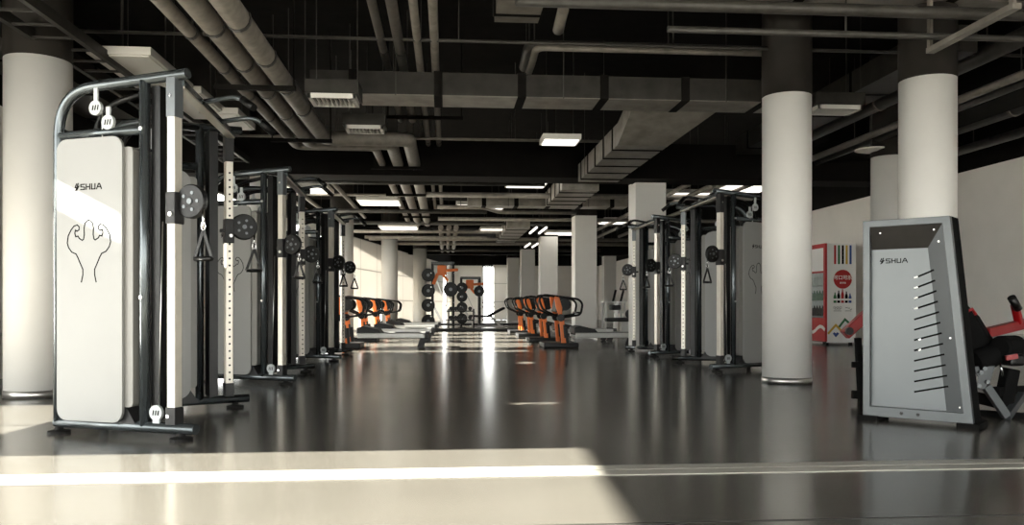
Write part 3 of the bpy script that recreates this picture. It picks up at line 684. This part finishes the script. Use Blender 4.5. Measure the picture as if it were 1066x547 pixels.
# ------------------------------------------------------------------ plate rigs at the far end
def rig(px, Z, h, label, hx):
    x, y = pos(px, Z)
    e = empty('plate_rig', (x, y, 0), 0, label, 'gym rig')
    for dx in (-0.38, 0.38):
        MB().box(dx - 0.04, dx + 0.04, -0.04, 0.04, 0, h).build('upright', M_BLACK, e)
        MB().box(dx - 0.04, dx + 0.04, 1.1, 1.18, 0, h).build('upright', M_BLACK, e)
        MB().box(dx - 0.04, dx + 0.04, -0.2, 1.3, 0, 0.07).build('floor_beam', M_BLACK, e)
    MB().box(-0.42, 0.42, -0.03, 0.03, h, h + 0.07).build('top_crossbar', M_FRAMEL, e)
    MB().box(-0.42, 0.42, 1.11, 1.17, h, h + 0.07).build('top_crossbar', M_FRAMEL, e)
    m = MB(); m.bar((-0.38, -0.05, 0.9), (0.0, -0.05, 0.2), 0.05, 0.08); m.bar((-0.30, -0.05, h - 0.35), (0.3, -0.05, 0.25), 0.03, 0.03); m.build('diagonal_brace', M_STEEL, e)
    m = MB(); m.box(-0.20, 0.12, -0.16, -0.04, h - 0.42, h - 0.06); m.bar((-0.18, -0.1, h - 0.35), (-0.34, -0.1, h - 0.75), 0.1, 0.12); m.bar((0.1, -0.1, h - 0.25), (0.55, -0.1, h - 0.22), 0.08, 0.1); m.bar((0.0, -0.1, h - 0.4), (0.18, -0.1, h - 0.62), 0.08, 0.1)
    m.build('orange_carriage', M_ORANGE, e, 0.03)
    for z in hx: MB().tube([(-0.42, 0.0, z), (-0.42, -0.25, z)], 0.025, 8).tube([(0.42, 0.0, z), (0.42, -0.25, z)], 0.025, 8).build('storage_peg', M_STEEL, e)
    return x, y
def plate(x, y, z, r, label):
    b = MB().lathe((0, 0, 0), (0, 1, 0), [(r * 0.9, 0), (r, 0.01), (r, 0.05), (r * 0.85, 0.06), (r * 0.8, 0.045), (r * 0.3, 0.045), (r * 0.28, 0.06), (0.03, 0.06)], 28).build('weight_plate', M_BLACK)
    b.location = (x, y - 0.24, z)
    tag(b, label, 'weight plate', None)
    MB().lathe((0, -0.004, 0), (0, 1, 0), [(r * 0.24, 0), (r * 0.24, 0.004)], 20).build('hub', M_MGREY, b)
    return b
x, y = rig(461, 29.5, 2.35, 'larger black plate rig with orange carriage at the aisle end', (0.45, 0.95, 1.5, 2.0))
nm = ['lowest', 'second lowest', 'second highest', 'highest']
for k, z in enumerate((0.28, 0.85, 1.37, 1.93)): plate(x - 0.52, y, z, 0.24, nm[k] + ' black weight plate on the left side of the larger plate rig')
plate(x + 0.28, y - 0.02, 1.42, 0.26, 'black weight plate on the right side of the larger plate rig')
x, y = rig(490, 33.5, 1.95, 'smaller black plate rig with orange carriage beside the end window', (0.4, 0.8, 1.2, 1.6))
for k, z in enumerate((0.30, 0.76, 1.20, 1.56)): plate(x - 0.36, y, z, 0.22, nm[k] + ' black weight plate on the left side of the smaller plate rig')
plate(x + 0.34, y - 0.02, 1.42, 0.22, 'black weight plate on the right side of the smaller plate rig')
# bench with kettlebells between the rigs
x, y = pos(476, 29.0)
e = empty('dumbbell_rack', (x, y, 0), 0, 'low black dumbbell rack between the two plate rigs', 'rack')
m = MB(); m.box(-0.35, 0.6, 0, 0.4, 0.30, 0.34); m.box(-0.35, 0.6, 0.05, 0.45, 0.62, 0.66); m.build('tray', M_BLACK, e)
for dx in (-0.33, 0.56): MB().box(dx, dx + 0.05, 0, 0.45, 0, 0.72).build('side_frame', M_BLACK, e)
for row, z in enumerate((0.34, 0.66)):
    for k in range(5):
        d = MB(); d.disc((0, 0, 0.07), (0, 1, 0), 0.07, 0.08, 12); d.disc((0, 0.22, 0.07), (0, 1, 0), 0.07, 0.08, 12); d.tube([(0, 0, 0.07), (0, 0.22, 0.07)], 0.016, 8)
        o = d.build('dumbbell', M_DGREY); o.location = (x - 0.22 + k * 0.17, y + 0.08, z)
        tag(o, 'black dumbbell on the %s tray of the low rack' % ('lower', 'upper')[row], 'dumbbell', 'dumbbells on the %s tray' % ('lower', 'upper')[row])
x, y = pos(505, 31)
e = empty('weight_bench', (x, y, 0), 0.2, 'white and black weight bench right of the smaller plate rig', 'bench')
MB().bar((-0.6, 0, 0.45), (0.1, 0, 0.42), 0.28, 0.08).build('seat_pad', M_DGREY, e, 0.02); MB().bar((0.1, 0, 0.42), (0.75, 0, 0.75), 0.28, 0.08).build('back_pad', M_DGREY, e, 0.02)
MB().bar((-0.6, 0, 0.05), (0.7, 0, 0.05), 0.08, 0.08).build('base_rail', M_TWHITE, e); MB().bar((-0.5, 0, 0.05), (-0.4, 0, 0.42), 0.07, 0.07).build('leg', M_TWHITE, e); MB().bar((0.6, 0, 0.05), (0.2, 0, 0.45), 0.07, 0.07).build('leg', M_TWHITE, e)
# raised lifting platforms
x, y = pos(492, 27.5)
pf = MB().box(x - 1.5, x + 1.7, y - 0.5, y + 0.6, 0, 0.06).build('lifting_platform', M_DGREY); tag(pf, 'low dark lifting platform across the aisle in front of the plate rigs', 'platform')
x, y = pos(495, 35.5)
pf = MB().box(x - 2.0, x + 2.0, y - 0.5, y + 0.6, 0, 0.06).build('lifting_platform', M_DGREY); tag(pf, 'low dark lifting platform beyond the plate rigs', 'platform')

# white multi gym
x, y = pos(640, 25)
e = empty('multi_gym', (x, y, 0), 0, 'small white framed multi gym behind the right treadmills', 'gym machine')
for dx in (-0.28, 0.30):
    for dy in (0, 0.5): MB().box(dx - 0.025, dx + 0.025, dy - 0.025, dy + 0.025, 0, 0.95).build('post', M_TWHITE, e)
m = MB(); m.box(-0.36, 0.36, -0.04, 0.54, 0.93, 0.97); m.box(-0.30, 0.32, -0.03, 0.02, 0.60, 0.65); m.build('top_deck', M_TWHITE, e)
for dx in (-0.06, 0.18):
    MB().tube([(dx, 0, 0.95), (dx + 0.09, 0, 1.32)], 0.035, 10).build('grip_horn', M_BLACK, e)
MB().bar((0.0, -0.02, 0.05), (0.05, -0.02, 0.95), 0.14, 0.1).build('weight_tower', M_STEEL, e)
MB().box(-0.12, 0.15, -0.2, 0.3, 0.70, 0.86).build('chest_pad', M_DGREY, e, 0.03)
x, y = pos(648, 21.5)
e = empty('flat_bench', (x, y, 0), 0, 'black padded bench on white base behind the nearest right treadmill', 'bench')
MB().box(-0.45, 0.65, -0.16, 0.16, 0.42, 0.52).build('pad', M_BLACK, e, 0.03); MB().box(-0.05, 0.5, -0.10, 0.10, 0.0, 0.42).build('pedestal', M_TWHITE, e, 0.03)
MB().disc((0.15, -0.2, 0.62), (0, 1, 0), 0.12, 0.06, 20).build('roller', M_DGREY, e)

# ------------------------------------------------------------------ ceiling services
def pipe(pts, r, label, mt=M_PIPE, br=0.15, name='ceiling_pipe', cat='pipe', collars=(), rods=True, seg=14):
    """a pipe whose own hanger rods reach the slab"""
    p = MB().tube(bend(pts, br, 6), r, seg).build(name, mt); tag(p, label, cat)
    a = V(pts[0]); b = V(pts[1])
    if len(collars):
        d = (b - a).normalized()
        for f_ in collars: MB().disc(a + (b - a) * f_, d, r * 1.10, 0.05, seg).build('collar', M_PIPED if mt != M_PIPED else M_PIPE, p)
    if rods:
        for a_, b_ in zip(pts, pts[1:]):
            a_ = V(a_); b_ = V(b_); n_ = max(1, int((b_ - a_).length / 3.0))
            for k in range(n_):
                q = a_ + (b_ - a_) * (k + 0.5) / n_
                MB().box(q.x - 0.006, q.x + 0.006, q.y - 0.006, q.y + 0.006, q.z, ZC).build('hanger_rod', M_PIPED, p)
    return p
R = lambda rel: CAMH + rel
# three big lagged pipes on the left that jog right before the beam
za = R(2.45)
for (x0, x1, r, l, fj) in ((-2.28, -1.09, 0.062, 'thinnest of the three lagged pipes running up left of the aisle ceiling', 12.75),
                       (-2.03, -0.82, 0.095, 'middle lagged pipe of the three left of the aisle ceiling', 12.45),
                       (-1.77, -0.54, 0.105, 'thickest lagged pipe of the three left of the aisle ceiling', 12.12)):
    pipe([(x0, -1, za), (x0, fj, za), (x1, fj + 0.02, za), (x1, 24.5, za)], r, l, collars=(0.55, 0.62, 0.7, 0.78, 0.86), br=0.16)
# trapeze brackets
def trapeze(x0, x1, y, z, label, w_=0.05):
    m = MB(); m.box(x0, x1, y - w_ / 2, y + w_ / 2, z - 0.05, z); o = m.build('pipe_trapeze', M_SOFF); tag(o, label, 'pipe bracket')
    for x_ in (x0 + 0.02, x1 - 0.02): MB().box(x_ - 0.008, x_ + 0.008, y - 0.008, y + 0.008, z, ZC).build('threaded_rod', M_SOFF, o)
trapeze(-2.45, -1.60, 8.9, za - 0.105, 'black bracket under the three left pipes, nearest')
trapeze(-2.45, -1.60, 11.7, za - 0.105, 'black bracket under the three left pipes before they turn')
trapeze(-1.25, -0.38, 13.9, za - 0.105, 'black bracket under the pipes just before the big beam')
trapeze(-1.25, -0.38, 17.3, za - 0.105, 'black bracket under the lagged pipes first beyond the big beam')
trapeze(-1.25, -0.38, 21.6, za - 0.105, 'black bracket under the far end of the lagged pipes')
# four slim pipes
zb = R(2.80)
for k, (x_, r, l) in enumerate(((-0.68, 0.045, 'leftmost of the four slim pipes above the aisle'), (-0.50, 0.055, 'second from left of the four slim pipes above the aisle'),
                   (-0.30, 0.042, 'third from left of the four slim pipes above the aisle'), (-0.12, 0.045, 'rightmost of the four slim pipes above the aisle'))):
    pipe([(x_, -1, zb), (x_, 12.4 if k < 2 else 24, zb)], r, l, collars=(0.6, 0.75))
trapeze(-0.85, 0.25, 11.9, zb - 0.055, 'black bracket under the four slim aisle pipes')
# cross duct with flanges
def duct(x0, x1, y0, y1, z0, z1, axis, nfl, label, mt=M_DUCT, fm=M_SOFF):
    d = MB().box(x0, x1, y0, y1, z0, z1).build('air_duct', mt); tag(d, label, 'air duct')
    g = 0.014
    if axis == 'x': MB().box(x0 + 0.01, x1 - 0.01, y0 + 0.005, y1 - 0.005, z0 - 0.008, z0 - 0.001).build('underside_bounce_sheet', M_DUCT, d)  # added paler sheet: floor bounce on the underside put into its colour
    for k in range(nfl):
        m = MB()
        f_ = (k + 0.5) / nfl
        if axis == 'x': c = x0 + (x1 - x0) * f_; m.box(c - 0.05, c + 0.05, y0 - g, y1 + g, z0 - g, z1 + g)
        else: c = y0 + (y1 - y0) * f_; m.box(x0 - g, x1 + g, c - 0.018, c + 0.018, z0 - g, z1 + g)
        m.build('duct_flange', fm, d)
    for k in range(max(2, nfl // 2)):
        h = MB()
        f_ = (k + 0.5) / max(2, nfl // 2)
        if axis == 'x': c = x0 + (x1 - x0) * f_; h.box(c - 0.006, c + 0.006, y0 - 0.03, y0 - 0.022, z0 - 0.02, ZC)
        else: c = y0 + (y1 - y0) * f_; h.box(x0 - 0.03, x0 - 0.022, c - 0.006, c + 0.006, z0 - 0.02, ZC)
        h.build('hanger_rod', M_PIPED, d)
    return d
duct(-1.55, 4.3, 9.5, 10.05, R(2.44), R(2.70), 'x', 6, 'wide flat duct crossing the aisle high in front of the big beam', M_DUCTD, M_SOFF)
dd = duct(2.32, 3.02, 10.9, 14.2, R(2.17), R(2.47), 'y', 5, 'silver duct running down the right of the aisle to the big beam')
MB().hexa([(2.32, 10.07, R(2.44)), (3.4, 10.07, R(2.44)), (3.02, 10.9, R(2.17)), (2.32, 10.9, R(2.17)), (2.32, 10.07, R(2.68)), (3.4, 10.07, R(2.68)), (3.02, 10.9, R(2.47)), (2.32, 10.9, R(2.47))]).build('duct_transition', M_DUCT, dd)
duct(2.16, 2.86, 15.1, 17.6, R(2.15), R(2.45), 'y', 4, 'silver duct section just beyond the big beam')
duct(1.75, 2.4, 23.2, 28.5, R(2.2), R(2.5), 'y', 5, 'far silver duct over the right treadmills')
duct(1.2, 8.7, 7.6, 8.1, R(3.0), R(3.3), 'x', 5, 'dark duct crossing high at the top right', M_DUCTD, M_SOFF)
duct(5.12, 5.6, 8.2, 14.1, R(2.68), R(2.96), 'y', 5, 'dark duct running towards the beam over the right columns', M_DUCTD, M_SOFF)
duct(-5.0, -4.3, 1.5, 12.5, R(2.6), R(2.95), 'y', 8, 'dark duct running along the left windows', M_DUCTD, M_SOFF)
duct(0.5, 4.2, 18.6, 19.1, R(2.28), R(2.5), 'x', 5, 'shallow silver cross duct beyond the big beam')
# cross pipes
duct(0.5, 0.95, 7.5, 8.4, R(2.92), R(3.1), 'y', 2, 'short pale duct box at the top centre')
def xp(x0, x1, y, rel, r, label, mt=M_PIPE): return pipe([(x0, y, R(rel)), (x1, y, R(rel))], r, label, mt, rods=True)
xp(0.6, 8.7, 7.0, 2.63, 0.055, 'thick dark pipe crossing the very top right of the view', M_PIPED)
xp(2.0, 8.7, 7.25, 2.50, 0.03, 'thin pipe just below the topmost cross pipe', M_PIPED)
xp(-5.0, 8.7, 8.6, 2.78, 0.018, 'thin conduit crossing the whole ceiling above the flat duct', M_PIPED)
pipe([(0.98, 9.9, R(2.76)), (0.98, 9.2, R(2.76)), (0.98, 8.8, R(2.80)), (4.0, 8.8, R(2.80))], 0.04, 'lagged pipe with an elbow above the flat duct', br=0.12)
pipe([(0.95, 9.9, R(2.9)), (0.95, 9.3, R(2.98)), (4.2, 9.3, R(2.98))], 0.06, 'thick dark pipe with an elbow behind the lagged one', M_PIPED, br=0.12)
pipe([(1.1, 7.6, R(2.78)), (1.1, 7.95, R(2.70))], 0.055, 'short stub pipe near the top centre', rods=False)
xp(-4.6, 3.0, 12.9, 2.62, 0.022, 'thin pipe crossing in front of the big beam')
for k, (y, rel, x0, x1, r, mt, l) in enumerate((
    (15.6, 2.32, -2.8, 1.9, 0.035, M_PIPED, 'dark cross pipe directly beyond the big beam'),
    (16.9, 2.28, -0.4, 6.5, 0.055, M_PIPE, 'lagged cross pipe at the end of the first silver duct'),
    (18.1, 2.42, -3.9, 4.0, 0.03, M_PIPE, 'slim pale cross pipe second beyond the beam'),
    (20.1, 2.30, -3.2, 1.0, 0.05, M_PIPED, 'dark cross pipe before the tall right square column'),
    (21.4, 2.26, -0.2, 7.5, 0.05, M_PIPE, 'lagged cross pipe at the tall right square column'),
    (23.6, 2.36, -3.3, 6.8, 0.05, M_PIPED, 'dark cross pipe over the last right treadmill'),
    (25.6, 2.30, -3.0, 2.0, 0.055, M_PIPE, 'lagged cross pipe over the last left treadmill'),
    (28.0, 2.26, -2.6, 7.4, 0.06, M_PIPE, 'lagged cross pipe before the far beam'),
    (31.0, 2.34, -2.0, 7.4, 0.07, M_PIPE, 'pale cross pipe over the plate rigs'),
    (34.0, 2.30, -1.2, 6.5, 0.07, M_PIPED, 'dark cross pipe nearest the far beam'))):
    xp(x0, x1, y, rel, r, l, mt)
pipe([(-0.2, 19.0, R(2.28)), (0.9, 19.0, R(2.28)), (1.3, 19.9, R(2.28)), (3.2, 19.9, R(2.28))], 0.05, 'pale pipe with a sideways jog beyond the big beam', br=0.2)
pipe([(-2.6, 26.6, R(2.2)), (1.2, 26.6, R(2.2)), (1.5, 27.0, R(2.2)), (3.0, 27.0, R(2.2))], 0.05, 'pale jogged pipe far down the ceiling', br=0.2)
for k, x_ in enumerate((-0.15, 0.10, 0.32)):
    pipe([(x_, 25.0, R(2.38)), (x_, 35.8, R(2.38))], 0.08, ('left', 'middle', 'right')[k] + ' one of three fat pipes in the far ceiling', rods=True)
# pipes along the right side
for k, (x_, rel, r, mt, l) in enumerate(((5.95, 2.78, 0.10, M_PIPED, 'thick dark pipe running to the beam right of the round columns'),
    (6.35, 2.55, 0.05, M_PIPE, 'slim pale pipe running along the right ceiling, left one'), (6.6, 2.55, 0.05, M_PIPED, 'slim dark pipe running along the right ceiling'),
    (7.9, 2.75, 0.11, M_PIPED, 'thick dark pipe nearest the right wall'), (8.3, 2.5, 0.07, M_PIPED, 'dark pipe just above the right wall top'))):
    pipe([(x_, 3.0, R(rel)), (x_, 14.1, R(rel))], r, l, mt, collars=(0.4, 0.7))
for k, (x_, rel, l) in enumerate(((4.6, 2.3, 'left pale pipe over the right trainers beyond the beam'), (5.1, 2.3, 'right pale pipe over the right trainers beyond the beam'), (5.9, 2.35, 'outermost pale pipe beyond the beam on the right'))):
    pipe([(x_, 15.2, R(rel)), (x_, 27.5, R(rel))], 0.05, l)
for k, x_ in enumerate((-3.5, -3.1, -2.2)):
    pipe([(x_, 15.2, R(2.4)), (x_, 22.5, R(2.4))], 0.045, ('outer', 'middle', 'inner')[k] + ' pipe along the left ceiling beyond the big beam')
# cable tray at left
m = MB(); m.box(-3.75, -3.70, 1.5, 14.1, R(2.40), R(2.50)); m.box(-3.35, -3.30, 1.5, 14.1, R(2.40), R(2.50)); tr_ = m.build('cable_tray', M_DUCTD); tag(tr_, 'dark ladder cable tray above the left trainers', 'cable tray')
y = 1.7
while y < 14.1: MB().box(-3.70, -3.35, y, y + 0.03, R(2.40), R(2.42)).build('rung', M_DUCTD, tr_); y += 0.35
for y in (4, 10): MB().box(-3.76, -3.75, y, y + 0.02, R(2.4), ZC).build('hanger_rod', M_PIPED, tr_)
m = MB(); m.box(4.6, 4.68, 6.3, 7.5, R(2.42), R(2.47)); m.bar((4.64, 6.35, R(2.45)), (4.64, 6.35, ZC), 0.05, 0.03); m.bar((4.64, 7.5, R(2.45)), (4.64, 7.5, ZC), 0.05, 0.03)
tag(m.build('hanging_bracket', M_DUCT), 'pale hanging bracket near the top right round column', 'bracket')

# louvred air grilles
def grille(px, py, rel, wd, dp, label, back=True):
    Z = F * rel / (318 - py); x, y = pos(px, Z)
    e = empty('air_grille', (x, y, R(rel)), 0, label, 'air grille')
    m = MB(); m.box(-wd / 2, wd / 2, -dp / 2, -dp / 2 + 0.03, 0, 0.05); m.box(-wd / 2, wd / 2, dp / 2 - 0.03, dp / 2, 0, 0.05); m.box(-wd / 2, -wd / 2 + 0.03, -dp / 2, dp / 2, 0, 0.05); m.box(wd / 2 - 0.03, wd / 2, -dp / 2, dp / 2, 0, 0.05)
    m.build('frame', M_LOUV, e)
    m = MB(); n_ = int(wd / 0.05)
    for k in range(n_): xx = -wd / 2 + 0.04 + k * (wd - 0.08) / max(1, n_ - 1); m.box(xx - 0.006, xx + 0.006, -dp / 2 + 0.03, dp / 2 - 0.03, 0.0, 0.04)
    m.build('louvre', M_LOUV, e)
    MB().box(-wd / 2 - 0.03, wd / 2 + 0.03, -dp / 2, dp / 2 + 0.02, 0.05, 0.20).build('plenum_box', M_DUCTD, e)
    for sx in (-1, 1): MB().box(sx * wd * 0.45 - 0.005, sx * wd * 0.45 + 0.005, dp / 2, dp / 2 + 0.01, 0.2, ZC - R(rel)).build('hanger_rod', M_PIPED, e)
grille(348, 107, 2.20, 0.50, 0.42, 'pale air grille hanging left of the flat duct')
grille(380, 137, 2.34, 0.50, 0.36, 'pale air grille hanging just before the beam, left of the aisle')
grille(868, 117, 2.34, 0.55, 0.35, 'pale air grille between the two right round columns')
# light panels
def panel(x, y, rel, wd, dp, label, mt=None):
    e = empty('ceiling_light', (x, y, R(rel)), 0, label, 'ceiling light')
    MB().box(-wd / 2, wd / 2, -dp / 2, dp / 2, 0.0, 0.012).build('diffuser', mt or M_LAMP, e)
    m = MB(); m.box(-wd / 2 - 0.03, wd / 2 + 0.03, -dp / 2 - 0.03, dp / 2 + 0.03, 0.012, 0.09); m.build('housing', M_LOUV, e)
    for sx in (-1, 1): MB().box(sx * wd * 0.4 - 0.006, sx * wd * 0.4 + 0.006, -0.006, 0.006, 0.09, ZC - R(rel)).build('hanger_rod', M_PIPED, e)
LP = [((583, 149), 2.40, 0.50, 0.42, 'light panel right of centre just before the big beam'),
      ((548, 193), 2.40, 0.75, 0.8, 'light panel first beyond the beam, right of centre'),
      ((200, 112), 2.45, 0.55, 1.3, 'unlit pale light panel above the gap between the first two left trainers'),
      ((150, 78), 2.45, 0.55, 1.3, 'unlit pale light panel over the nearest left trainer'),
      ((238, 128), 2.42, 0.42, 0.9, 'small unlit light panel over the second left trainer'),
      ((775, 197), 2.36, 1.0, 1.0, 'light panel over the farther right trainer'),
      ((710, 205), 2.34, 0.9, 1.0, 'light panel just right of the square column beyond the beam'),
      ((320, 199), 2.36, 0.9, 0.9, 'light panel beyond the beam over the left trainers'),
      ((395, 212), 2.34, 0.9, 0.9, 'light panel over the start of the left treadmill row'),
      ((500, 216), 2.34, 1.1, 0.8, 'light panel on the centre line of the aisle, mid ceiling'),
      ((415, 238), 2.34, 1.1, 1.0, 'light panel over the end of the left treadmill row'),
      ((645, 232), 2.34, 1.0, 1.0, 'light panel over the right treadmill decks'),
      ((520, 241), 2.34, 1.2, 1.2, 'light panel on the aisle before the far beam'),
      ((590, 244), 2.34, 1.4, 1.0, 'light panel far right before the far beam')]
for (px_, py_), rel, wd, dp, l in LP:
    Z = F * rel / (318 - py_); x, y = pos(px_, Z); panel(x, y, rel, wd, dp, l, M_LOUV if px_ < 250 else None)
x, y = pos(907, 12.6)
e = empty('ceiling_speaker', (x, y, R(2.36)), 0, 'round pale ceiling disc right of the round columns', 'ceiling speaker')
MB().lathe((0, 0, 0), (0, 0, 1), [(0.12, 0), (0.24, 0.03), (0.24, 0.05)], 32).build('dish', M_LOUV, e); MB().tube([(0, 0, 0.05), (0, 0, ZC - R(2.36))], 0.02, 8).build('drop_rod', M_PIPED, e)
# tube lights in pairs far right of the aisle
for k, (px_, Z) in enumerate(((555, 24), (549, 30), (545, 36.9))):
    x, y = pos(px_, Z)
    for j in (0, 1):
        m = MB().tube([(x + j * 0.28, y - 0.9, R(2.2)), (x + j * 0.28, y + 0.9, R(2.2))], 0.035, 8)
        o = m.build('tube_light', M_LAMP); tag(o, '%s tube light of the %s pair far down the ceiling' % (('left', 'right')[j], ('nearest', 'middle', 'farthest')[k]), 'tube light')
        MB().box(x + j * 0.28 - 0.01, x + j * 0.28 + 0.01, y - 0.01, y + 0.01, R(2.2), ZC).build('hanger_rod', M_PIPED, o)
